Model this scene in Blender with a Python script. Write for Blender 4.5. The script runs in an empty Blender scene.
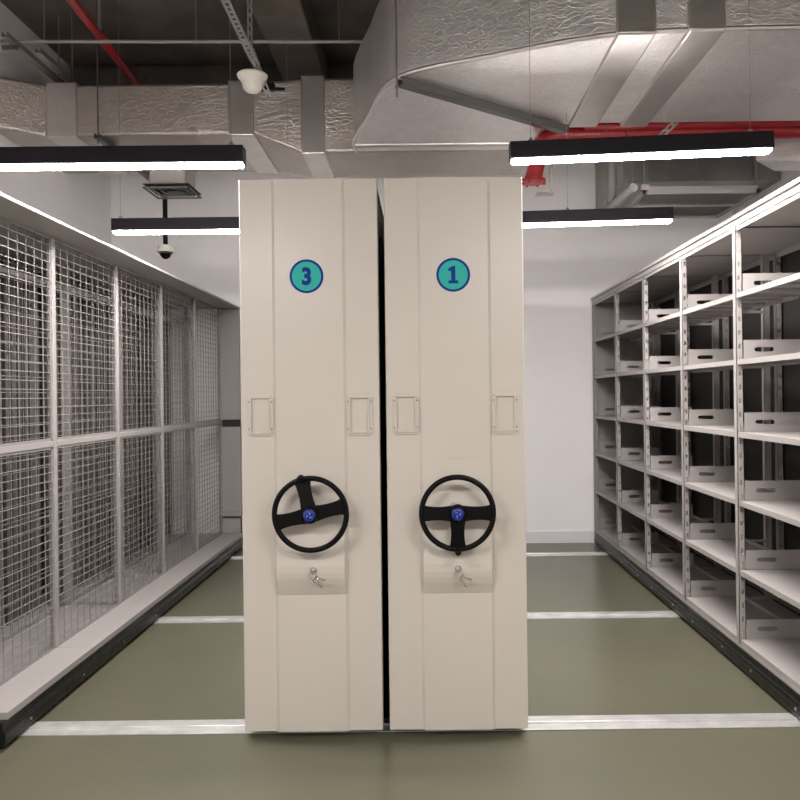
import bpy, bmesh, math, random
from mathutils import Vector, Matrix
random.seed(7)
D = bpy.data
col = bpy.context.scene.collection
sc = bpy.context.scene
R = math.radians
CZ = 1.467                                   # camera height above the floor

# ------------------------------------------------------------------ camera, world, exposure
cam = D.objects.new('camera', D.cameras.new('camera')); col.objects.link(cam)
cam.location = (0, 0, CZ)
cam.rotation_euler = (R(90), 0.0115, 0)
cam.data.sensor_width = 36; cam.data.lens = 36.45
cam.data.shift_x = -0.03; cam.data.shift_y = -0.00625
cam.data.clip_start = 0.05
sc.camera = cam
w = D.worlds.new('world'); sc.world = w; w.use_nodes = True
w.node_tree.nodes['Background'].inputs[0].default_value = (0.9, 0.95, 1, 1)
w.node_tree.nodes['Background'].inputs[1].default_value = 0.02
sc.view_settings.view_transform = 'Standard'; sc.view_settings.look = 'None'
sc.view_settings.gamma = 1; sc.view_settings.use_curve_mapping = False
sc.view_settings.exposure = 0.0
LAMP = 250.0

# ------------------------------------------------------------------ materials
def mat(name, rgb, rough=0.5, metal=0.0, var=0.0, vscale=4.0, bump=0.0, bscale=30.0, stretch=(1,1,1), emit=None, spec=0.5, crinkle=False, coat=0.0):
    m = D.materials.new(name); m.use_nodes = True
    nt = m.node_tree; N = nt.nodes; L = nt.links
    p = N['Principled BSDF']
    p.inputs['Base Color'].default_value = (*rgb, 1)
    p.inputs['Roughness'].default_value = rough
    p.inputs['Metallic'].default_value = metal
    p.inputs['Specular IOR Level'].default_value = spec
    p.inputs['Coat Weight'].default_value = coat
    tc = N.new('ShaderNodeTexCoord')
    if var > 0:
        n = N.new('ShaderNodeTexNoise'); n.inputs['Scale'].default_value = vscale; n.inputs['Detail'].default_value = 6
        mx = N.new('ShaderNodeMix'); mx.data_type = 'RGBA'
        mx.inputs[6].default_value = (*[c*(1-var) for c in rgb], 1)
        mx.inputs[7].default_value = (*[min(1, c*(1+var)) for c in rgb], 1)
        mr = N.new('ShaderNodeMapRange'); mr.inputs[1].default_value = .35; mr.inputs[2].default_value = .65
        L.new(tc.outputs['Object'], n.inputs['Vector']); L.new(n.outputs['Fac'], mr.inputs[0]); L.new(mr.outputs[0], mx.inputs[0])
        L.new(mx.outputs[2], p.inputs['Base Color'])
    if bump > 0:
        mp = N.new('ShaderNodeMapping'); mp.inputs['Scale'].default_value = stretch
        L.new(tc.outputs['Object'], mp.inputs['Vector'])
        b = N.new('ShaderNodeBump'); b.inputs['Strength'].default_value = bump; b.inputs['Distance'].default_value = 0.02
        if crinkle:
            # creased foil: thin raised lines between long, distorted cells, in two directions
            nz = N.new('ShaderNodeTexNoise'); nz.inputs['Scale'].default_value = 3; nz.inputs['Detail'].default_value = 3
            L.new(mp.outputs[0], nz.inputs['Vector'])
            ad = N.new('ShaderNodeVectorMath'); ad.operation = 'MULTIPLY_ADD'
            ad.inputs[1].default_value = (.12, .12, .12)
            L.new(nz.outputs['Color'], ad.inputs[0]); L.new(mp.outputs[0], ad.inputs[2])
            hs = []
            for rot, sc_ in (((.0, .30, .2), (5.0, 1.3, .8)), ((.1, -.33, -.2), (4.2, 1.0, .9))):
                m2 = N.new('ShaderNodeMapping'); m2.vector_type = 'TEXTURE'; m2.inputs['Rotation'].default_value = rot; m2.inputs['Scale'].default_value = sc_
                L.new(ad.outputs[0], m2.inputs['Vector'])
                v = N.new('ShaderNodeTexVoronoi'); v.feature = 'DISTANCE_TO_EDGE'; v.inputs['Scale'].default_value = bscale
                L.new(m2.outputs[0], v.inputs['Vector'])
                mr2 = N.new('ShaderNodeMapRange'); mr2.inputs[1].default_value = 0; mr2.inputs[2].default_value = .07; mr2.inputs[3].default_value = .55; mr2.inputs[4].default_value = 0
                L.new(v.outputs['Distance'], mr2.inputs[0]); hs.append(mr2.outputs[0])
            n2 = N.new('ShaderNodeTexNoise'); n2.inputs['Scale'].default_value = bscale*.6; n2.inputs['Detail'].default_value = 4
            L.new(mp.outputs[0], n2.inputs['Vector'])
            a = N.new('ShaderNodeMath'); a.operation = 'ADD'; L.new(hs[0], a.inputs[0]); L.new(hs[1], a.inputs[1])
            a2 = N.new('ShaderNodeMath'); a2.operation = 'MULTIPLY_ADD'; a2.inputs[1].default_value = .6
            L.new(n2.outputs['Fac'], a2.inputs[0]); L.new(a.outputs[0], a2.inputs[2])
            L.new(a2.outputs[0], b.inputs['Height'])
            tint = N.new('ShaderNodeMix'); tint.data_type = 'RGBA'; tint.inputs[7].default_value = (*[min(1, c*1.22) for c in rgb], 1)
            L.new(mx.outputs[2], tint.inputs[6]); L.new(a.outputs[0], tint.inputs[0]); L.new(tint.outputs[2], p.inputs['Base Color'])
        else:
            n = N.new('ShaderNodeTexNoise'); n.inputs['Scale'].default_value = bscale; n.inputs['Detail'].default_value = 6
            L.new(mp.outputs[0], n.inputs['Vector']); L.new(n.outputs['Fac'], b.inputs['Height'])
        L.new(b.outputs[0], p.inputs['Normal'])
    if emit:
        p.inputs['Emission Color'].default_value = (*emit[0], 1); p.inputs['Emission Strength'].default_value = emit[1]
    return m

M = dict(
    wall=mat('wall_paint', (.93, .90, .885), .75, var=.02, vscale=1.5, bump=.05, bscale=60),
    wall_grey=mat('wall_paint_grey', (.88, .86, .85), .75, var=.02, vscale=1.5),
    base=mat('baseboard', (.78, .77, .78), .4),
    floor=mat('floor_epoxy', (.113, .108, .072), .28, var=.06, vscale=1.3, bump=.05, bscale=7, spec=.45),
    concrete=mat('concrete', (.12, .10, .082), .9, var=.25, vscale=2.2, bump=.5, bscale=9),
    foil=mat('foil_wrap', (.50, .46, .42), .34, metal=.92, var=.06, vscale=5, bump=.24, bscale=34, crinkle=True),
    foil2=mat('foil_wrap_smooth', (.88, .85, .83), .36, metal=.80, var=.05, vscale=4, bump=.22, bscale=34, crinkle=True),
    tape=mat('foil_tape', (.66, .63, .60), .32, metal=.9, var=.05, vscale=6, bump=.15, bscale=14),
    galv=mat('galvanised_steel', (.34, .32, .30), .42, metal=.7, var=.12, vscale=3, bump=.08, bscale=8),
    strut=mat('dark_strut', (.13, .13, .12), .4, metal=.6),
    white=mat('white_steel', (.335, .312, .297), .42, var=.015, vscale=3),
    cream=mat('cream_steel', (.64, .59, .52), .34, var=.012, vscale=2.5, bump=.015, bscale=3),
    wire=mat('wire_steel', (.25, .235, .225), .45),
    slat=mat('slat_steel', (.11, .10, .092), .5),
    greypanel=mat('grey_steel', (.12, .115, .11), .55),
    black=mat('black_rubber', (.004, .004, .004), .45, spec=.13),
    base_black=mat('black_chassis', (.004, .005, .004), .35, spec=.3, var=.2, vscale=5, bump=.15, bscale=20),
    lampbody=mat('black_lamp_body', (.008, .006, .008), .5, spec=.2),
    emit=mat('lamp_diffuser', (.9, .9, .9), .5, emit=((1, .953, .94), LAMP)),
    red=mat('red_pipe_paint', (.27, .014, .018), .32, var=.12, vscale=8),
    rail=mat('rail_steel', (.70, .69, .67), .3, metal=.6, var=.12, vscale=9),
    chrome=mat('chrome', (.7, .68, .65), .2, metal=1),
    plastic=mat('ivory_plastic', (.74, .72, .62), .45),
    teal=mat('teal_sticker', (.03, .46, .40), .5, spec=.2),
    navy=mat('navy_ink', (.004, .035, .24), .5, spec=.15),
    blue=mat('blue_cap', (.008, .020, .22), .25),
    skyblue=mat('pale_blue_emblem', (.16, .28, .70), .35),
    slot=mat('dark_recess', (.018, .016, .015), .7),  # near-black; also paints in unlit depth behind the racks
)

# ------------------------------------------------------------------ mesh building helpers
class MB:
    def __init__(s): s.bm = bmesh.new()
    def box(s, x0, x1, y0, y1, z0, z1):
        v = [s.bm.verts.new(p) for p in ((x0,y0,z0),(x1,y0,z0),(x1,y1,z0),(x0,y1,z0),(x0,y0,z1),(x1,y0,z1),(x1,y1,z1),(x0,y1,z1))]
        for f in ((0,3,2,1),(4,5,6,7),(0,1,5,4),(1,2,6,5),(2,3,7,6),(3,0,4,7)): s.bm.faces.new([v[i] for i in f])
        return s
    def loft(s, rings, close=True, cap=True):
        rv = [[s.bm.verts.new(p) for p in r] for r in rings]
        n = len(rings[0])
        for a, b in zip(rv, rv[1:]):
            for i in range(n if close else n-1):
                s.bm.faces.new((a[i], a[(i+1) % n], b[(i+1) % n], b[i]))
        if cap:
            s.bm.faces.new(list(reversed(rv[0]))); s.bm.faces.new(rv[-1])
        return s
    def bar(s, p, q, w, h, up=(0,0,1)):
        p = Vector(p); q = Vector(q); d = (q-p).normalized(); u = Vector(up)
        side = d.cross(u)
        if side.length < 1e-4: side = d.cross(Vector((1,0,0)))
        side.normalize(); u = side.cross(d)
        rs = []
        for c in (p, q): rs.append([c+side*a*w/2+u*b*h/2 for a, b in ((-1,-1),(1,-1),(1,1),(-1,1))])
        return s.loft(rs)
    def tube(s, pts, r, n=16):
        pts = [Vector(p) for p in pts]; rings = []
        ref = None
        for i, p in enumerate(pts):
            a = pts[max(i-1, 0)]; b = pts[min(i+1, len(pts)-1)]
            t = (b-a).normalized()
            if ref is None:
                ref = t.orthogonal().normalized()
            else:
                ref = (ref - t*ref.dot(t)).normalized()
            o = t.cross(ref)
            rr = r[i] if isinstance(r, (list, tuple)) else r
            rings.append([p + ref*math.cos(2*math.pi*k/n)*rr + o*math.sin(2*math.pi*k/n)*rr for k in range(n)])
        return s.loft(rings)
    def lathe(s, prof, c=(0,0,0), axis='z', n=32):
        """prof: list of (radius, height) from one end to the other"""
        rings = []
        for r, h in prof:
            ring = []
            for k in range(n):
                a = 2*math.pi*k/n; x, y = math.cos(a)*r, math.sin(a)*r
                if axis == 'z': ring.append((c[0]+x, c[1]+y, c[2]+h))
                elif axis == 'y': ring.append((c[0]+x, c[1]+h, c[2]+y))
                else: ring.append((c[0]+h, c[1]+x, c[2]+y))
            rings.append(ring)
        return s.loft(rings)
    def torus(s, c, Rm, r, ry=None, N=64, n=14):
        """ring facing -Y"""
        ry = ry or r; rv = []
        for k in range(N):
            a = 2*math.pi*k/N; ring = []
            for j in range(n):
                b = 2*math.pi*j/n; rad = Rm + r*math.cos(b)
                ring.append(s.bm.verts.new((c[0]+rad*math.cos(a), c[1]+ry*math.sin(b), c[2]+rad*math.sin(a))))
            rv.append(ring)
        for k in range(N):
            A = rv[k]; B = rv[(k+1) % N]
            for j in range(n): s.bm.faces.new((A[j], A[(j+1) % n], B[(j+1) % n], B[j]))
        return s
    def prism(s, poly, a0, a1, axis='z'):
        def P(p, h):
            if axis == 'z': return (p[0], p[1], h)
            if axis == 'y': return (p[0], h, p[1])
            return (h, p[0], p[1])
        return s.loft([[P(p, a0) for p in poly], [P(p, a1) for p in poly]])
    def holeplate(s, x0, x1, z0, z1, y0, y1, hx, hz, hw, hh):
        """plate in the XZ plane with one rounded slot cut through it"""
        angs = sorted(set([math.atan2(z-hz, x-hx) for x in (x0, x1) for z in (z0, z1)] + [2*math.pi*k/28-math.pi for k in range(28)]))
        inn, out = [], []
        for a in angs:
            c, d = math.cos(a), math.sin(a)
            # outer rectangle
            ts = []
            if abs(c) > 1e-9: ts += [t for t in ((x0-hx)/c, (x1-hx)/c) if t > 0]
            if abs(d) > 1e-9: ts += [t for t in ((z0-hz)/d, (z1-hz)/d) if t > 0]
            t = min(ts); out.append((hx+c*t, hz+d*t))
            r = hh/2; k = hw/2-r
            t = r/abs(d) if abs(d) > 1e-6 else 1e9
            if abs(c*t) > k:
                t = k*abs(c)+math.sqrt(max(0, r*r-k*k*d*d))
            inn.append((hx+c*t, hz+d*t))
        n = len(angs)
        V = {}
        for nm, ring in (('i', inn), ('o', out)):
            for sd, y in ((0, y0), (1, y1)): V[nm, sd] = [s.bm.verts.new((p[0], y, p[1])) for p in ring]
        for i in range(n):
            j = (i+1) % n
            s.bm.faces.new((V['i',0][i], V['i',0][j], V['o',0][j], V['o',0][i]))
            s.bm.faces.new((V['o',1][i], V['o',1][j], V['i',1][j], V['i',1][i]))
            s.bm.faces.new((V['i',1][i], V['i',1][j], V['i',0][j], V['i',0][i]))
            s.bm.faces.new((V['o',0][i], V['o',0][j], V['o',1][j], V['o',1][i]))
        return s
    def build(s, name, m, parent=None, bevel=0, smooth=False, segs=2, xf=None):
        if xf: s.bm.transform(xf)
        bmesh.ops.recalc_face_normals(s.bm, faces=s.bm.faces)
        me = D.meshes.new(name); s.bm.to_mesh(me); s.bm.free()
        o = D.objects.new(name, me); col.objects.link(o)
        me.materials.append(m)
        if smooth:
            for p in me.polygons: p.use_smooth = True
            try: me.set_sharp_from_angle(angle=R(40))
            except Exception: pass
        if bevel:
            b = o.modifiers.new('bevel', 'BEVEL'); b.width = bevel; b.segments = segs; b.limit_method = 'ANGLE'; b.angle_limit = R(40)
        if parent:
            o.parent = parent
            o.matrix_parent_inverse = parent.matrix_basis.inverted()
        return o

def tag(o, label=None, cat=None, group=None, kind=None):
    if label: o['label'] = label
    if cat: o['category'] = cat
    if group: o['group'] = group
    if kind: o['kind'] = kind
    return o
def empty(name, loc, label, cat, group=None):
    e = D.objects.new(name, None); col.objects.link(e); e.location = loc; e.empty_display_size = .1
    return tag(e, label, cat, group)
def struct(name, mb, m, **k): return tag(mb.build(name, m, **k), kind='structure')

# ------------------------------------------------------------------ the room
XL, XR, YB, YF, H = -3.05, 3.05, 7.95, -2.6, CZ+2.9
struct('floor', MB().box(XL, XR, YF, YB, -.1, 0), M['floor'])
struct('wall_back', MB().box(XL-.12, XR+.12, YB, YB+.12, 0, H), M['wall'])
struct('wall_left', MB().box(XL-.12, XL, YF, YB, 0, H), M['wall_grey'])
struct('wall_right', MB().box(XR, XR+.12, YF, YB, 0, H), M['wall'])
struct('wall_front', MB().box(XL-.12, XR+.12, YF-.12, YF, 0, H), M['wall'])
struct('ceiling', MB().box(XL-.12, XR+.12, YF-.12, YB+.12, H, H+.15), M['concrete'])
# downstand concrete beams under the slab
struct('trim_1', MB().box(XL, XR, 7.05, 7.45, CZ+2.45, H), M['concrete'], bevel=.01)
struct('trim_2', MB().box(-1.14, -.79, YF, 7.05, CZ+2.62, H), M['concrete'], bevel=.01)
struct('trim_3', MB().box(XL, XR, 2.2, 2.6, CZ+2.45, H), M['concrete'], bevel=.01)
struct('baseboard_back', MB().box(XL+.015, XR-.015, YB-.015, YB, 0, .12), M['base'], bevel=.004)
struct('baseboard_left', MB().box(XL, XL+.015, YF, YB-.015, 0, .12), M['base'], bevel=.004)
struct('baseboard_right', MB().box(XR-.015, XR, YF, YB-.015, 0, .12), M['base'], bevel=.004)

# floor rails
for y, lab in ((7.38, 'steel floor rail nearest the back wall, crossing under all racks'),
               (5.34, 'steel floor rail crossing the green floor halfway down the aisles'),
               (3.60, 'steel floor rail crossing under the front ends of the cabinets')):
    e = empty('floor_rail', (0, y, 0), lab, 'rail', 'floor rails for the mobile racks')
    MB().box(-2.9, 2.9, y-.075, y+.075, 0.001, .006).build('rail_bed', M['rail'], e, bevel=.001)
    MB().box(-2.9, 2.9, y-.012, y+.012, .006, .014).build('rail_bar', M['rail'], e, bevel=.002)

# ------------------------------------------------------------------ mobile cabinets with hand wheels
YP = 3.48                                     # plane of the front panels
def catmull(P, k=6):
    out = []
    for i in range(len(P)-1):
        p0, p1, p2, p3 = P[max(i-1,0)], P[i], P[i+1], P[min(i+2, len(P)-1)]
        for j in range(k):
            t = j/k
            out.append(tuple(.5*((2*b)+(-a+c)*t+(2*a-5*b+4*c-d)*t*t+(-a+3*b-3*c+d)*t**3) for a, b, c, d in zip(p0, p1, p2, p3)))
    out.append(tuple(P[-1])); return out

def text_mesh(ch, size, offset, depth, cx, y, cz, name, m, parent, sx=1.0):
    cu = D.curves.new('txt', 'FONT'); cu.body = ch; cu.size = size; cu.align_x = 'CENTER'; cu.align_y = 'CENTER'
    cu.offset = offset; cu.extrude = depth/2
    t = D.objects.new('txt', cu); col.objects.link(t)
    bpy.context.view_layer.update()
    me = D.meshes.new_from_object(t.evaluated_get(bpy.context.evaluated_depsgraph_get()))
    D.objects.remove(t); D.curves.remove(cu)
    xs = [v.co.x for v in me.vertices]; ys = [v.co.y for v in me.vertices]
    mx, my = (min(xs)+max(xs))/2, (min(ys)+max(ys))/2
    for v in me.vertices:
        x, yy, z = v.co; v.co = (cx+(x-mx)*sx, y-z, cz+(yy-my))
    me.materials.clear(); me.materials.append(m)
    o = D.objects.new(name, me); col.objects.link(o); o.parent = parent; o.matrix_parent_inverse = parent.matrix_basis.inverted()
    return o

def cabinet(x0, x1, digit, label, wheel_deg, disc):
    cx = (x0+x1)/2; top = CZ+.933
    e = empty('mobile_cabinet', (cx, (YP+7.8)/2, 0), label, 'cabinet', 'mobile archive cabinets with hand wheels')
    # body behind the panel
    MB().box(x0+.012, x1-.012, YP+.05, 7.80, .13, top-.03).build('body', M['white'], e, bevel=.003)
    MB().box(x0+.02, x1-.02, YP+.06, 7.79, .015, .13).build('chassis', M['base_black'], e)
    MB().box(x0+.004, x1-.004, YP+.03, 7.80, top-.03, top-.006).build('top_panel', M['white'], e, bevel=.003)
    # bay seams and stiles along both flanks
    for k in range(6):
        y = 7.80-k*.855-.02
        for xa, xb in ((x0+.004, x0+.012), (x1-.012, x1-.004)):
            MB().box(xa, xb, y-.02, y+.02, .13, top-.03).build('upright', M['white'], e)
    # front panel: folded sheet with a slightly raised centre band, side returns
    b = .145; f = .009; z0, z1 = .03, top
    def sec(z, bulge):
        yb = YP-bulge; s = .012
        return [(x0, YP+.055, z), (x0, YP, z), (x0+.004, YP-.003, z), (cx-b-s, YP-.003, z), (cx-b, min(YP-.003-f, yb-f), z), (cx-b+.003, min(YP-.003-f, yb-f), z),
                (cx+b-.003, min(YP-.003-f, yb-f), z), (cx+b, min(YP-.003-f, yb-f), z), (cx+b+s, YP-.003, z), (x1-.004, YP-.003, z), (x1, YP, z), (x1, YP+.055, z)]
    zs = [(z0, 0), (CZ-.850, 0), (CZ-.845, .006), (CZ-.800, .026), (CZ-.775, .035), (CZ-.75, .040), (CZ-.72, .041), (CZ-.66, .037), (CZ-.58, .027), (CZ-.50, .015), (CZ-.42, .008), (CZ-.28, 0), (z1, 0)]
    fp = MB().loft([sec(z, q) for z, q in zs]).build('front_panel', M['cream'], e, bevel=.0025, segs=3)
    # four grip plates -> two per cabinet
    for px, pz in ((x0+.084, CZ-.080), (x1-.085, CZ-.083)):
        g = MB(); w_, h_ = .056, .088; y = YP-.003
        for q in ((px-w_, px-w_+.018, pz-h_+.012, pz+h_-.012), (px+w_-.018, px+w_, pz-h_+.012, pz+h_-.012), (px-w_+.01, px+w_-.01, pz+h_-.014, pz+h_), (px-w_+.01, px+w_-.01, pz-h_, pz-h_+.014)):
            g.box(q[0], q[1], y-.008, y, q[2], q[3])
        gp = g.build('grip_plate', M['cream'], e, bevel=.0015)
        g = MB()
        g.box(px-w_+.018, px+w_-.018, y-.0015, y+.0, pz-h_+.014, pz+h_-.014)
        g.build('grip_recess', M['cream'], gp)
        g = MB()
        rr = MB()
        xs0, xs1, zz0, zz1 = px-w_+.018, px+w_-.018, pz-h_+.014, pz+h_-.014
        for q in ((xs0-.004, xs0, zz0, zz1), (xs1, xs1+.004, zz0, zz1), (xs0-.004, xs1+.004, zz1, zz1+.004), (xs0-.004, xs1+.004, zz0-.004, zz0)):
            rr.box(q[0]-.001, q[1]+.001, y-.014, y-.003, q[2]-.001, q[3]+.001)
        rr.build('grip_lip', M['cream'], gp, bevel=.0015)
        for a in (-1, 1):
            for c in (-1, 1):
                MB().lathe([(.0038, 0), (.0038, -.002), (.002, -.003)], (px+a*(w_-.007), y-.008, pz+c*(h_-.03)), 'y', 12).build('screw', M['galv'], gp)
    # number sticker on the raised band
    dx, dz, dr = disc; ys = YP-.003-f
    st = MB().lathe([(dr, 0), (dr, -.001)], (dx, ys, dz), 'y', 64).build('number_sticker', M['navy'], e)
    MB().lathe([(dr*.86, -.001), (dr*.86, -.0016)], (dx, ys, dz), 'y', 64).build('sticker_face', M['teal'], st)
    yt = ys-.0021
    if digit == '1':
        P = [(-.021,-.037),(.021,-.037),(.021,-.024),(.009,-.024),(.009,.038),(-.002,.038),(-.021,.028),(-.021,.016),(-.009,.018),(-.009,-.024),(-.021,-.024)]
        MB().prism([(dx+a, dz+c) for a, c in P], yt, yt+.0006, 'y').build('digit', M['navy'], st)
    else:
        text_mesh('3', .098, .0045, .0008, dx, yt, dz, 'digit', M['navy'], st, .9)
    # hand wheel
    wx, wz = disc_wheel[digit]; yw = YP-.105
    T = Matrix.Translation((wx, yw, wz)) @ Matrix.Rotation(R(wheel_deg), 4, 'Y')
    wh = MB().torus((0,0,0), .150, .0115, .013).build('hand_wheel', M['black'], e, smooth=True, xf=T)
    for k, (a, wi) in enumerate(((0, .030), (180, .030), (270, .030))):
        r0, r1 = .02, .147; n = 8; rings = []
        for i in range(n+1):
            t = i/n; r = r0+(r1-r0)*t
            ww = wi*(1.12 - .2*math.sin(math.pi*t)) + (.010*max(0, (t-.82)/.18)**2)
            yy = .012*(1-t)*-1
            th = .007
            rings.append([(r, yy-th, -ww), (r, yy-th, ww), (r, yy+th, ww), (r, yy+th, -ww)])
        MB().loft(rings).build('spoke', M['black'], wh, bevel=.003, xf=T @ Matrix.Rotation(R(-a), 4, 'Y'))
    MB().lathe([(.030, .03), (.036, .02), (.038, -.012), (.036, -.026), (.030, -.034), (.026, -.036)], (0,0,0), 'y', 40).build('hub', M['black'], wh, smooth=True, xf=T)
    MB().lathe([(.0255, -.034), (.0255, -.038), (.023, -.0405), (.012, -.042)], (0,0,0), 'y', 40).build('hub_cap', M['blue'], wh, smooth=True, xf=T)
    em = MB()
    for j in range(3):
        a0 = R(90+120*j); pts = []
        for i in range(7):
            t = i/6; rad = .004+.013*t; a = a0+1.3*t
            pts.append((rad*math.cos(a), -.0415+.002*t, rad*math.sin(a)))
        em.tube(pts, [.0012, .0026, .003, .0028, .0022, .0015, .0008], 6)
    for j in range(12):
        a = 2*math.pi*j/12
        em.tube([(.0185*math.cos(a), -.0402, .0185*math.sin(a)), (.0185*math.cos(a+.25), -.0402, .0185*math.sin(a+.25))], .0011, 5)
    em.build('emblem', M['skyblue'], wh, xf=T)
    # folding knob at the end of the single spoke
    MB().lathe([(.004, .0), (.012, -.001), (.014, -.008), (.011, -.018), (.013, -.034), (.009, -.041), (.003, -.043)], (0, -.008, -.158), 'y', 20).build('wheel_knob', M['black'], wh, smooth=True, xf=T)
    MB().lathe([(.02, 0), (.02, .02), (.016, .02), (.016, .10)], (wx, yw, wz), 'y', 24).build('wheel_shaft', M['black'], e, smooth=True)
    MB().lathe([(.034, -.012), (.038, 0), (.038, .03)], (wx, YP-.02, wz), 'y', 40).build('shaft_collar', M['cream'], e, smooth=True)
    # lock barrel
    lx, lz = wx+.002, CZ-.738
    yl = YP-.003-f-.034
    MB().lathe([(.004, -.022), (.0105, -.021), (.0105, -.008), (.015, -.008), (.015, .03)], (lx, yl, lz), 'y', 24).build('lock', M['chrome'], e, smooth=True)
    return e, (lx, yl-.021, lz)

disc_wheel = {'3': (-.479, CZ-.492), '1': (.134, CZ-.494)}
c3, l3 = cabinet(-.786, -.192, '3', 'left tall cream mobile cabinet with sticker 3, its wheel spoke pointing up', -193, (-.497, CZ+.514, .0725))
c1, l1 = cabinet(-.163, .432, '1', 'right tall cream mobile cabinet with sticker 1, its wheel spoke pointing down', 0, (.131, CZ+.513, .0725))

def keys(l, angs, label):
    x, y, z = l
    e = empty('key_set', (x, y, z), label, 'keys', 'keys in the cabinet locks')
    def key(px, py, pz, ang, nm='key'):
        k = MB()
        k.torus((0, 0, -.012), .009, .0028, .001, N=20, n=6)
        k.box(-.003, .003, -.001, .001, -.05, -.02)
        for i in range(3): k.box(.003, .006, -.001, .001, -.048+i*.009, -.043+i*.009)
        k.build(nm, M['chrome'], e, xf=Matrix.Translation((px, py, pz)) @ Matrix.Rotation(R(ang), 4, 'Y'))
    # the key in the barrel, its bow turned towards the viewer
    k = MB(); k.box(-.011, .011, -.024, -.004, -.0012, .0012); k.box(-.004, .004, -.004, .002, -.0012, .0012)
    k.build('key', M['chrome'], e, bevel=.001, xf=Matrix.Translation((x, y, z)) @ Matrix.Rotation(R(35), 4, 'Y'))
    MB().torus((x+.004, y-.018, z-.014), .015, .0013, N=32, n=6).build('key_ring', M['chrome'], e, smooth=True)
    for a in angs: key(x+.006, y-.018-.003*(a > -60), z-.024, a)
keys(l3, (-78, -40), 'dark-looking keys hanging in the lock under the turned wheel of the left cabinet')
keys(l1, (-72, -30), 'paler bunch of keys hanging in the lock of the right cabinet')

# ------------------------------------------------------------------ open shelving (right)
LV = [.162, .527, .892, 1.252, 1.635, 1.985]
def perf_post(mb, x0, x1, y, z0, z1, depth=.04):
    """L-shaped perforated upright: face towards the aisle and a slotted flange facing the camera"""
    mb.box(x0, x0+.003, y, y+depth, z0, z1)
    mb.box(x0, x0+.013, y, y+.003, z0, z1); mb.box(x1-.010, x1, y, y+.003, z0, z1)
    z = z0
    while z < z1-.05:
        mb.box(x0+.013, x1-.010, y, y+.003, z, z+.047); z += .072
    mb.box(x1-.003, x1, y, y+depth, z0, z1)
def plain_post(mb, x0, x1, y, z0, z1, depth=.04):
    mb.box(x0, x1, y, y+.003, z0, z1); mb.box(x0, x0+.003, y, y+depth, z0, z1); mb.box(x1-.003, x1, y, y+depth, z0, z1)

def open_rack(X0, label, shade_back=False):
    ys = [7.85-.89*k for k in range(6)]       # 7.85 .. 3.40
    e = empty('shelving_rack', (X0+.3, 5.6, 0), label, 'shelving', 'open white steel shelving racks')
    yN, yFar = 3.40, 7.87
    # chassis with rounded rubber-like edge
    prof = [(X0-.004, .012), (X0-.012, .03), (X0-.012, .055), (X0-.004, .062), (X0-.004, .078), (X0+.004, .084), (X0+.004, .12), (X0+.56, .12), (X0+.56, .012)]
    MB().prism([(p[0], p[1]) for p in prof], yN-.02, yFar, 'y').build('chassis', M['base_black'], e, bevel=.004)
    for k in range(10):
        y = 3.6+k*.445+(.05 if k % 2 else 0)
        MB().lathe([(.007, 0), (.007, -.004), (.004, -.006)], (X0-.012, y, .052), 'x', 10).build('bolt', M['galv'], e)
    MB().box(X0, X0+.56, yN-.01, yFar-.005, .12, .134).build('kick_rail', M['white'], e)
    for i, y in enumerate(ys):
        z0, z1 = .134, CZ+.90
        for xa, xb, pf in ((X0, X0+.034, True), (X0+.520, X0+.560, False)):
            mb = MB(); (perf_post if pf else plain_post)(mb, xa, xb, y-.02, z0, z1)
            mb.build('upright', M['white'], e)
        for k, lv in enumerate(LV):
            if i < 5 and not shade_back:
                # low end stop with an oblong hand slot, standing on the shelf of the bay nearer the camera
                mb = MB(); mb.holeplate(X0+.036, X0+.348, lv+.001, lv+.103, y-.026, y-.0225, X0+.145, lv+.052, .105, .024)
                mb.build('end_stop', M['white'], e)
    for i in range(6):
        if shade_back: break
        for lv in LV:
            MB().box(X0+.034, X0+.520, ys[i]-.0225, ys[i]-.019, lv-.022, lv-.004).build('shelf_bracket', M['white'], e)
    for i in range(5):
        ya, yb = ys[i+1]+.021, ys[i]-.027
        for lv in LV:
            for xa, xb in ((X0+(.052 if shade_back else .002), X0+(.558 if shade_back else .352)),):
                mb = MB(); mb.box(xa, xb, ya, yb, lv-.003, lv)
                mb.box(xa, xa+.003, ya, yb, lv-.027, lv-.003); mb.box(xb-.003, xb, ya, yb, lv-.027, lv+.022)
                mb.box(xa+.003, xa+.02, ya, yb, lv-.027, lv-.024)
                for q in (.25, .5, .75): mb.box(xa+.003, xb-.003, ya+(yb-ya)*q-.01, ya+(yb-ya)*q+.01, lv-.015, lv-.003)
                mb.build('shelf', M['white'], e)
        mb = MB(); mb.box(X0+.002, X0+.558, ya, yb, CZ+.868, CZ+.871)
        mb.box(X0+.002, X0+.006, ya, yb, CZ+.845, CZ+.868)
        mb.build('shelf', M['white'], e)
    if shade_back:
        for i in range(5): MB().box(X0+.045, X0+.050, ys[i+1]-.02, ys[i]-.021, .13, CZ+.86).build('shade_sheet', M['slot'], e)  # dark sheets painted in for the unlit depth behind the posts
    # top: boxed cover with a folded front lip
    mb = MB(); mb.prism([(X0-.022, CZ+.90), (X0-.022, CZ+.905), (X0-.008, CZ+.928), (X0+.02, CZ+.933), (X0+.56, CZ+.933), (X0+.56, CZ+.90)], yN-.02, yFar, 'y')
    mb.build('top_panel', M['white'], e, bevel=.002)
    MB().box(X0-.006, X0, yN-.01, yFar, CZ+.868, CZ+.900).build('fascia', M['white'], e)
    MB().box(X0-.005, X0+.56, yFar-.005, yFar+.02, .02, CZ+.933).build('end_panel', M['white'], e, bevel=.002)
    return e
open_rack(1.649, 'open white shelving rack beside the right aisle, empty, with slotted uprights')
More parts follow.
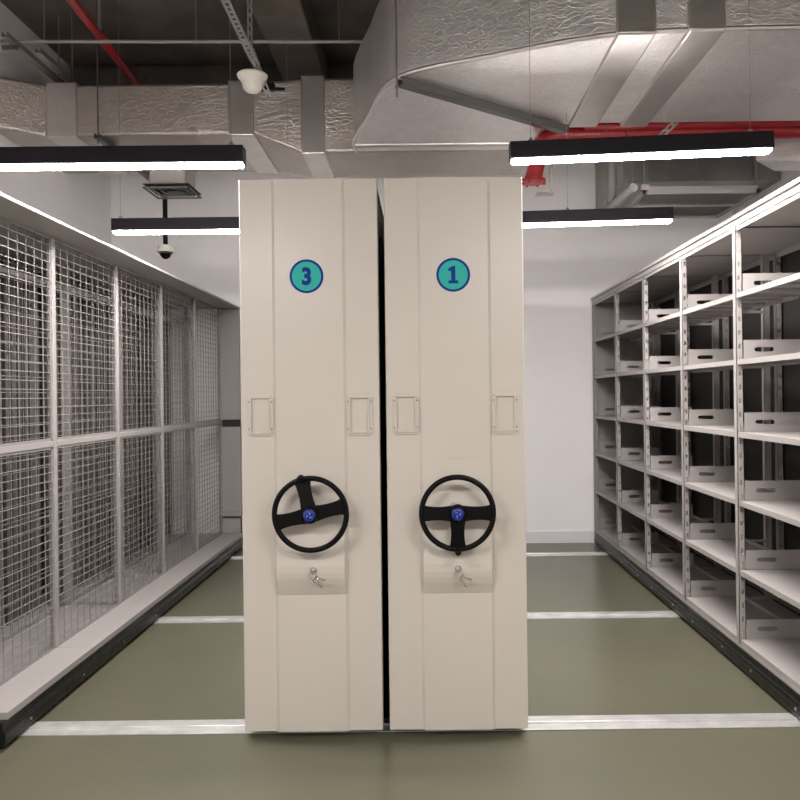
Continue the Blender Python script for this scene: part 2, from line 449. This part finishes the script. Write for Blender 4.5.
open_rack(2.25, 'shelving rack with shade painted on a dark sheet, glimpsed through the front right rack, against the wall', True)

# ------------------------------------------------------------------ caged rack (left)
XM = -1.96; XE = -1.77; XBk = -2.60
e = empty('mesh_rack', (-2.2, 5.6, 0), 'grey caged rack with wire mesh doors along the left aisle', 'rack')
yN, yFar = 3.40, 7.87
MB().prism([(XE-.004, .012), (XE+.006, .03), (XE+.006, .07), (XE-.006, .085), (XE-.006, .118), (XBk, .118), (XBk, .012)], yN-.02, yFar, 'y').build('chassis', M['base_black'], e, bevel=.004)
for k in range(8):
    MB().lathe([(.006, 0), (.006, .004), (.003, .006)], (XE+.006, 3.6+k*.56, .05), 'x', 10).build('bolt', M['galv'], e)
for i in range(5):
    y1 = 7.86-.89*i; y0 = y1-.889
    MB().box(XBk, XE, y0+.001, y1-.001, .118, .150).build('deck_plate', M['white'], e, bevel=.002)
MB().box(XBk, XE, yN, yFar, CZ+.858, CZ+.862).build('soffit', M['white'], e)
mb = MB(); mb.prism([(XE, CZ+.855), (XE+.005, CZ+.857), (XE+.005, CZ+.868), (XE-.0, CZ+.872), (XBk, CZ+.872), (XBk, CZ+.863), (XE, CZ+.863)], yN-.01, yFar, 'y')
mb.build('top_panel', M['white'], e, bevel=.002)
mb = MB()
mb.box(XM, XE-.01, 7.83, 7.85, .36, 1.18); mb.box(XM, XE-.01, 7.83, 7.85, 1.25, CZ+.855)
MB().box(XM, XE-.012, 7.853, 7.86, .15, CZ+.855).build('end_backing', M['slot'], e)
mb.box(XM, XE-.004, 7.80, 7.85, .32, .36); mb.box(XM, XE-.02, 7.84, 7.85, .152, .30)
mb.build('end_panel', M['white'], e, bevel=.002)
zlo, zmid, zhi = .150, 1.232, CZ+.856
for i in range(6):
    y = 7.86-.89*i-(.02 if i == 0 else 0)
    mb = MB(); mb.box(XM-.03, XM, y-.02, y+.02, zlo, zhi); mb.build('upright', M['white'], e, bevel=.002)
    for xx in (-2.29, -2.56):
        mb = MB(); mb.box(xx-.02, xx+.02, y-.02, y+.02, zlo, zhi); mb.build('upright', M['white'], e, bevel=.002)
def mesh_panel(x, y0, y1, z0, z1, name, py=.085, pz=.045, fr=.012, r=.0017):
    mb = MB()
    mb.box(x-.012, x, y0, y0+fr, z0, z1); mb.box(x-.012, x, y1-fr, y1, z0, z1)
    mb.box(x-.012, x, y0, y1, z0, z0+fr); mb.box(x-.012, x, y0, y1, z1-fr, z1)
    n = round((y1-y0)/py)
    for k in range(1, n):
        y = y0+(y1-y0)*k/n; mb.box(x-.008, x-.008+2*r, y-r, y+r, z0, z1)
    n = round((z1-z0)/pz)
    for k in range(1, n):
        z = z0+(z1-z0)*k/n; mb.box(x-.008+2*r, x-.008+4*r, y0, y1, z-r, z+r)
    return mb.build(name, M['wire'], e)
for i in range(5):
    y1 = 7.86-.89*i-.022; y0 = y1-.846
    mesh_panel(XM-.004, y0, y1, zlo, zmid-.017, 'mesh_door')
    mesh_panel(XM-.004, y0, y1, zmid+.017, zhi, 'mesh_door')
    MB().box(XM-.03, XM, y0, y1, zmid-.016, zmid+.016).build('cross_rail', M['white'], e, bevel=.002)
    mesh_panel(-2.30, y0, y1, zlo, zhi, 'inner_mesh', .085, .09)
    MB().box(-2.33, -2.30, y0, y1, CZ+.70, CZ+.73).build('cross_rail', M['white'], e, bevel=.002)
    # near-black sheet painting in the unlit depth, behind a slat screen
    MB().box(-2.592, -2.588, y0-.02, y1+.024, zlo, zhi).build('shade_sheet', M['slot'], e)
    mb = MB(); n = 11
    for k in range(n):
        ya = y0+(y1-y0)*k/n; d = (y1-y0)/n
        mb.box(-2.46, -2.44, ya+d*.2, ya+d*(.62 if k % 3 else .85), zlo, zhi)
    mb.build('slat_screen', M['slat'], e)

# ------------------------------------------------------------------ pendant lamps
def lamp(x0, x1, y, tilt, label, wires=(.06, .94), wtop=2.9, dz=0.0):
    cx = (x0+x1)/2; zb = CZ+1.052+dz; L = x1-x0
    e = empty('linear_lamp', (cx, y, zb), label, 'lamp', 'black linear pendant lamps')
    T = Matrix.Translation((cx, y, zb)) @ Matrix.Rotation(-tilt, 4, 'Y')
    MB().box(-L/2, L/2, -.038, .038, .010, .088).build('lamp_body', M['lampbody'], e, bevel=.004, xf=T)
    h = L/2-.008; rings = []
    n = 8
    prof = [(-.029, .012), (-.029, .002), (-.026, -.003), (-.020, -.005), (.020, -.005), (.026, -.003), (.029, .002), (.029, .012)]
    for t, s in ((-h, .80), (-h+.004, .94), (-h+.012, 1), (h-.012, 1), (h-.004, .94), (h, .80)):
        rings.append([(t, a*s if s < 1 else a, .012-(.012-b)*s) for a, b in prof])
    MB().loft(rings).build('diffuser', M['emit'], e, smooth=True, xf=T)
    for t in wires:
        px = x0+L*t; pz = zb+.088+math.sin(tilt)*(px-cx)
        MB().tube([(px, y, pz-.01), (px, y, CZ+wtop)], .0010, 6).build('suspension_wire', M['galv'], e)
        MB().lathe([(.011, -.002), (.011, .012), (.004, .022)], (px, y, pz), 'z', 12).build('wire_grip', M['galv'], e)
lamp(.405, 1.60, 3.70, .030, 'nearest right-hand black linear lamp, hanging under the big foil duct', (.08, .92), 2.9, .022)
lamp(-2.01, -.808, 3.70, -.002, 'nearest left-hand black linear lamp, cut off by the picture edge', (.05, .95), 2.9, .004)
lamp(.38, 1.575, 5.10, .018, 'smaller-looking far lamp beyond cabinet 1 over the right aisle', (.45, .98), 1.765, .010)
lamp(-1.945, -.77, 5.10, 0, 'smaller-looking far lamp beyond cabinet 3 over the left aisle', (.04, .94), 2.9, -.012)
for y in (.9,):  # unseen lamp pair, added to light the cabinet fronts
    for x0, s in ((.405, 'right'), (-2.02, 'left')):
        lamp(x0, x0+1.2, y, 0, 'added unseen black lamp lighting the cabinet fronts at the %s, above the picture' % s)

# ------------------------------------------------------------------ ducts
def ring(x, yf, yb, zb, zt): return [(x, yf, CZ+zb), (x, yb, CZ+zb), (x, yb, CZ+zt), (x, yf, CZ+zt)]
e = empty('foil_duct', (-1.1, 6.2, CZ+1.8), 'long silver foil-wrapped air duct crossing the room from the left wall', 'duct')
S = [(-3.04, 5.66, 6.9, 1.915, 2.29), (-2.73, 5.9, 6.9, 1.915, 2.29), (-1.21, 5.9, 6.9, 1.915, 2.29), (-.87, 5.9, 6.6, 1.775, 2.32), (.80, 5.9, 6.6, 1.775, 2.32)]
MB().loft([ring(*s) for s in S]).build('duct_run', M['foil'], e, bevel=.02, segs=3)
def collar(x0, x1, yf, yb, zb, zt, t=.014, m='tape'):
    MB().loft([ring(x0, yf-t, yb+t, zb-t, zt+t), ring(x1, yf-t, yb+t, zb-t, zt+t)]).build('duct_collar', M[m], e, bevel=.01, segs=3)
collar(-2.72, -2.50, 5.9, 6.9, 1.915, 2.29); collar(-1.40, -1.215, 5.9, 6.9, 1.915, 2.29); collar(-.87, -.70, 5.9, 6.6, 1.775, 2.32)

e = empty('foil_duct', (1.0, 4.9, CZ+1.8), 'huge silver foil-wrapped duct bend above cabinet 1 and the right aisle', 'duct')
outer = catmull([(-.47, 5.885), (-.46, 5.6), (-.33, 5.11), (-.13, 4.52), (.40, 4.23), (.87, 4.03), (1.25, 3.97), (1.9, 3.95), (3.04, 3.95)], 7)
inner = [(3.04, 5.33), (1.05, 5.33), (.90, 5.37), (.82, 5.47), (.80, 5.6), (.80, 5.885)]
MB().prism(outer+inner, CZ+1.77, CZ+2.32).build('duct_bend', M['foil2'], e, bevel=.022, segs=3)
def band(x0, x1, t=.018):
    y0 = 3.95-t+max(0, (1.2-x0))*.12; y1 = 5.33+t
    poly = [(x0, y0), (x1, y0), (x1, y1), (x0, y1)]
    MB().prism(poly, CZ+1.77-t, CZ+2.32+t).build('duct_collar', M['tape'], e, bevel=.012, segs=3)
band(.97, 1.16); band(1.31, 1.49); band(2.55, 2.72)
MB().box(-.48, .81, 5.70, 5.76, CZ+1.757, CZ+1.80).build('joint_strip', M['tape'], e, bevel=.012, segs=3)
# folded foil seam along the lower curved edge
seam = [(x, y+.004, CZ+1.775) for x, y in outer]
MB().tube(seam, .014, 8).build('foil_seam', M['tape'], e, smooth=True)

e = empty('duct_hanger', (.4, 4.9, CZ+1.73), 'dark grey steel channel slung diagonally under the big foil duct', 'bracket')
mb = MB(); p, q = Vector((-.115, 4.475, CZ+1.712)), Vector((.95, 5.33, CZ+1.712))
mb.bar(p, q, .055, .004); d = (q-p).normalized(); sd = d.cross(Vector((0, 0, 1)))
for s in (-1, 1): mb.bar(p+sd*s*.0255+Vector((0,0,.022)), q+sd*s*.0255+Vector((0,0,.022)), .004, .044)
mb.build('channel', M['strut'], e)
MB().tube([(-.130, 4.455, CZ+1.64), (-.130, 4.455, CZ+2.9)], .006, 8).build('threaded_rod', M['galv'], e)
MB().lathe([(.012, 0), (.012, .012)], (-.130, 4.455, CZ+1.690), 'z', 6).build('nut', M['galv'], e)

e = empty('duct_hanger', (-2.2, 6.4, CZ+1.88), 'thin galvanised channel and rod carrying the long left foil duct', 'bracket')
mb = MB(); mb.box(-2.35, -2.315, 5.82, 6.98, CZ+1.872, CZ+1.875); mb.box(-2.35, -2.347, 5.82, 6.98, CZ+1.875, CZ+1.910); mb.box(-2.318, -2.315, 5.82, 6.98, CZ+1.875, CZ+1.910)
mb.build('channel', M['strut'], e)
for y in (5.85, 6.95): MB().tube([(-2.3325, y, CZ+1.84), (-2.3325, y, CZ+2.9)], .005, 8).build('threaded_rod', M['strut'], e)

# air diffuser on a neck below the left duct
e = empty('air_diffuser', (-2.0, 6.5, CZ+1.75), 'square dark louvred air diffuser under the long left duct', 'air vent')
x0, x1, y0, y1, z = -2.17, -1.81, 6.30, 6.66, CZ+1.635
MB().box(x0+.04, x1-.04, y0+.04, y1-.04, z+.03, CZ+1.914).build('neck', M['white'], e, bevel=.004)
mb = MB()
for k in range(4):
    a = k*.042; zz = z+.008*k
    for q in ((x0+a, x1-a, y0+a, y0+a+.012), (x0+a, x1-a, y1-a-.012, y1-a), (x0+a, x0+a+.012, y0+a, y1-a), (x1-a-.012, x1-a, y0+a, y1-a)):
        mb.box(q[0], q[1], q[2], q[3], zz, zz+.012)
mb.build('louvre', M['greypanel'], e)
MB().box(x0, x1, y0, y1, z+.03, z+.034).build('back_plate', M['slot'], e)

# security camera on a drop pole
e = empty('security_camera', (-2.17, 6.80, CZ+1.3), 'small white dome camera on a black drop pole near the back wall', 'camera')
xc, yc = -2.165, 6.83
MB().tube([(xc, yc, CZ+1.28), (xc, yc, CZ+1.913)], .020, 16).build('drop_pole', M['black'], e, smooth=True)
MB().lathe([(.022, .04), (.062, .034), (.071, .0), (.070, -.022)], (xc, yc, CZ+1.25), 'z', 32).build('housing', M['plastic'], e, smooth=True)
MB().lathe([(.048, -.022), (.045, -.045), (.032, -.066), (.012, -.078)], (xc, yc, CZ+1.25), 'z', 32).build('dome', M['black'], e, smooth=True)
MB().lathe([(.069, -.022), (.055, -.034), (.055, -.024)], (xc, yc, CZ+1.25), 'z', 32).build('trim_ring', M['chrome'], e, smooth=True)

# return grille and plenum at the right
e = empty('return_grille', (2.05, 6.4, CZ+1.5), 'white louvred return air grille hanging above the right rack', 'air vent')
x0, x1, y0, y1, z = 1.64, 2.52, 6.02, 6.88, CZ+1.475
mb = MB()
for q in ((x0, x1, y0, y0+.035), (x0, x1, y1-.035, y1), (x0, x0+.035, y0, y1), (x1-.035, x1, y0, y1), (x0, x1, (y0+y1)/2-.012, (y0+y1)/2+.012)):
    mb.box(q[0], q[1], q[2], q[3], z, z+.035)
mb.build('frame', M['white'], e, bevel=.003)
mb = MB()
for k in range(36):
    xx = x0+.045+k*(x1-x0-.09)/35
    mb.loft([[(xx-.010, yy, z+.008), (xx-.008, yy, z+.006), (xx+.010, yy, z+.026), (xx+.008, yy, z+.028)] for yy in (y0+.035, y1-.035)])
mb.build('louvre', M['white'], e)
MB().box(x0+.01, x1-.01, y0+.01, y1-.01, z+.036, z+.06).build('box', M['white'], e, bevel=.005)
for px, py in ((x0+.02, y0+.02), (x1-.02, y0+.02)): MB().tube([(px, py, z+.03), (px, py, CZ+2.9)], .004, 6).build('hanger_rod', M['galv'], e)
MB().box(x0-.01, x0+.05, y0-.01, y0+.05, z+.03, z+.07).build('corner_clip', M['white'], e, bevel=.004)

e = empty('plenum_box', (2.3, 7.4, CZ+1.9), 'dull galvanised sheet metal plenum box above the return grille', 'duct')
MB().box(1.70, 3.03, 6.84, 7.93, CZ+1.78, CZ+2.40).build('casing', M['galv'], e, bevel=.006)
for xx in (1.9, 2.35, 2.8): MB().box(xx, xx+.03, 6.815, 6.84, CZ+1.78, CZ+2.40).build('seam_rib', M['galv'], e, bevel=.003)

e = empty('flexible_duct', (1.6, 6.6, CZ+1.56), 'short pale flexible hose duct beside the return grille', 'duct')
pts = catmull([(1.57, 6.00, CZ+1.52), (1.565, 6.2, CZ+1.52), (1.56, 6.6, CZ+1.53), (1.575, 6.76, CZ+1.56), (1.595, 6.79, CZ+1.66), (1.60, 6.79, CZ+1.80), (1.60, 6.79, CZ+2.1)], 10)
MB().tube(pts, [.033+.003*(i % 2) for i in range(len(pts))], 14).build('hose', M['white'], e, smooth=True)
MB().tube([(1.57, 6.03, CZ+1.55), (1.57, 6.03, CZ+2.9)], .003, 6).build('hanger_wire', M['galv'], e)

e = empty('branch_duct', (2.6, 5.8, CZ+1.8), 'small silver foil branch duct behind the right end of the red pipe', 'duct')
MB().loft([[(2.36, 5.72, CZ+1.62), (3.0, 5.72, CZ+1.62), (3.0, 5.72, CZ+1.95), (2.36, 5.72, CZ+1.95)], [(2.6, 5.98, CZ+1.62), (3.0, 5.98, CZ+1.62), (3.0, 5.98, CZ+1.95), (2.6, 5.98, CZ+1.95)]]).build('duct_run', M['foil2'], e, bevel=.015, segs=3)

# ------------------------------------------------------------------ pipes, conduit, struts
e = empty('sprinkler_pipe', (1.8, 5.55, CZ+1.79), 'thick red sprinkler main running right, behind the big foil duct', 'pipe')
zc = CZ+1.785
MB().tube([(.93, 5.56, zc-.01), (1.8, 5.56, zc), (3.04, 5.56, zc+.012)], .058, 28).build('pipe_run', M['red'], e, smooth=True)
MB().tube([(1.1, 5.45, zc+.01), (3.04, 5.45, zc+.03)], .028, 20).build('small_pipe', M['red'], e, smooth=True)
for px in (.985, 1.26, 1.43, 2.25):
    MB().lathe([(.060, -.035), (.071, -.032), (.071, .032), (.060, .035)], (px, 5.56, zc-.005), 'x', 28).build('coupling', M['red'], e, smooth=True)
pts = catmull([(.95, 5.56, zc-.01), (.87, 5.56, zc-.03), (.82, 5.56, zc-.10), (.79, 5.56, zc-.22), (.77, 5.56, zc-.30)], 6)
MB().tube(pts, .056, 24).build('elbow', M['red'], e, smooth=True)
MB().lathe([(.05, -.03), (.085, -.028), (.085, -.008), (.06, 0), (.06, .02)], (.768, 5.56, zc-.31), 'z', 32).build('flange', M['red'], e, smooth=True)
for k in range(6):
    a = 2*math.pi*k/6; MB().lathe([(.009, -.04), (.009, .004)], (.768+.072*math.cos(a), 5.56+.072*math.sin(a), zc-.31), 'z', 6).build('bolt', M['red'], e)

e = empty('pipe_bracket', (.9, 5.6, CZ+1.5), 'grey angle bracket beside the red pipe flange', 'bracket')
mb = MB(); mb.box(.895, .925, 5.68, 5.684, CZ+1.40, CZ+1.774); mb.box(.80, .925, 5.62, 5.72, CZ+1.395, CZ+1.40); mb.box(.921, .925, 5.684, 5.72, CZ+1.40, CZ+1.774)
mb.build('angle', M['galv'], e)

e = empty('perforated_strap', (1.7, 5.4, CZ+1.7), 'white perforated steel strap crossing the red pipe', 'bracket')
def perf_bar(p, q, wd, name, par, m):
    p = Vector(p); q = Vector(q); d = q-p; L = d.length; d.normalize()
    sd = d.cross(Vector((0, 1, .3))).normalized(); mb = MB(); nrm = d.cross(sd)
    t = wd*.3
    for s in (-1, 1): mb.bar(p+sd*s*(wd/2-t/2), q+sd*s*(wd/2-t/2), t, .003, up=nrm)
    n = max(2, int(L/.05))
    for k in range(n): mb.bar(p+d*(L*(k+.1)/n), p+d*(L*(k+.55)/n), wd-.002, .003, up=nrm)
    return mb.build(name, m, par)
perf_bar((1.58, 5.375, CZ+1.69), (1.70, 5.375, CZ+1.80), .04, 'strap', e, M['white'])

e = empty('sprinkler_pipe', (-2.3, 6, CZ+2.5), 'thin red pipe running diagonally in view under the dark ceiling at left', 'pipe')
MB().tube([(-2.05, 2.65, CZ+2.5), (-2.285, 7.04, CZ+2.5)], .030, 20).build('pipe_run', M['red'], e, smooth=True)
for y in (5.62, 6.5): MB().lathe([(.031, -.04), (.038, -.036), (.038, .036), (.031, .04)], (-2.05-.0535*(y-2.65), y, CZ+2.5), 'y', 20).build('coupling', M['red'], e, smooth=True)
MB().box(-2.22, -2.20, 5.58, 5.6, CZ+2.52, CZ+2.9).build('pipe_hanger', M['galv'], e)

e = empty('conduit', (-1.7, 5.5, CZ+2.42), 'thin pale horizontal conduit crossing below the dark ceiling', 'pipe')
MB().tube([(-3.04, 5.5, CZ+2.435), (-.1, 5.5, CZ+2.40)], .011, 12).build('conduit_run', M['white'], e, smooth=True)
for x in (-2.55, -1.52, -.55): MB().tube([(x, 5.5, CZ+2.40), (x, 5.5, CZ+2.9)], .004, 6).build('hanger_rod', M['galv'], e)

e = empty('cable_channel', (-2.7, 5.9, CZ+2.4), 'pair of thin steel channels running back at the upper left', 'bracket')
for x, y0, y1 in ((-2.72, 5.30, 6.9), (-2.62, 5.55, 6.55)):
    mb = MB(); mb.box(x-.02, x+.02, y0, y1, CZ+2.375, CZ+2.378); mb.box(x-.02, x-.017, y0, y1, CZ+2.378, CZ+2.41); mb.box(x+.017, x+.02, y0, y1, CZ+2.378, CZ+2.41)
    mb.build('channel', M['galv'], e)
MB().box(-2.80, -2.70, 5.42, 5.45, CZ+2.345, CZ+2.374).build('cross_piece', M['strut'], e)
for x in (-2.72, -2.62): MB().tube([(x, 6.1, CZ+2.38), (x, 6.1, CZ+2.9)], .004, 6).build('hanger_rod', M['galv'], e)

e = empty('perforated_strut', (-1.0, 4.6, CZ+2.0), 'white perforated steel angle running back to the bell-shaped fitting', 'bracket')
perf_bar((-.985, 3.9, CZ+2.02), (-.985, 5.02, CZ+1.98), .045, 'long_angle', e, M['white'])
perf_bar((-.985, 4.72, CZ+2.03), (-.94, 5.02, CZ+1.86), .035, 'short_angle', e, M['white'])
perf_bar((-.99, 4.72, CZ+2.0), (-.99, 4.72, CZ+2.62), .03, 'drop_strap', e, M['white'])
MB().box(-.985, -.90, 4.98, 5.02, CZ+1.89, CZ+1.935).build('clamp', M['black'], e, bevel=.003)
MB().bar((-.93, 5.0, CZ+1.90), (-.84, 5.02, CZ+1.905), .02, .015).build('bolt_arm', M['black'], e)
MB().tube([(-1.01, 4.0, CZ+2.0), (-1.01, 4.0, CZ+2.62)], .004, 6).build('hanger_rod', M['galv'], e)

e = empty('ceiling_speaker', (-1.04, 4.9, CZ+1.93), 'ivory bell-shaped ceiling fitting hanging under the perforated angle', 'speaker')
MB().lathe([(.01, .07), (.035, .062), (.06, .05), (.085, .044), (.092, .036), (.088, .022), (.068, .004), (.062, -.02), (.054, -.046), (.036, -.062), (.012, -.068)], (-1.012, 4.88, CZ+1.90), 'z', 40).build('bell', M['plastic'], e, smooth=True)
MB().tube([(-1.012, 4.88, CZ+1.95), (-.99, 4.88, CZ+1.985)], .012, 10).build('stem', M['galv'], e, smooth=True)

e = empty('strap_clamp', (-1.1, 5.85, CZ+2.3), 'small dark clamp lying on top of the long foil duct', 'clamp')
MB().box(-2.02, -1.90, 5.98, 6.06, CZ+2.292, CZ+2.315).build('clamp_plate', M['strut'], e, bevel=.003)
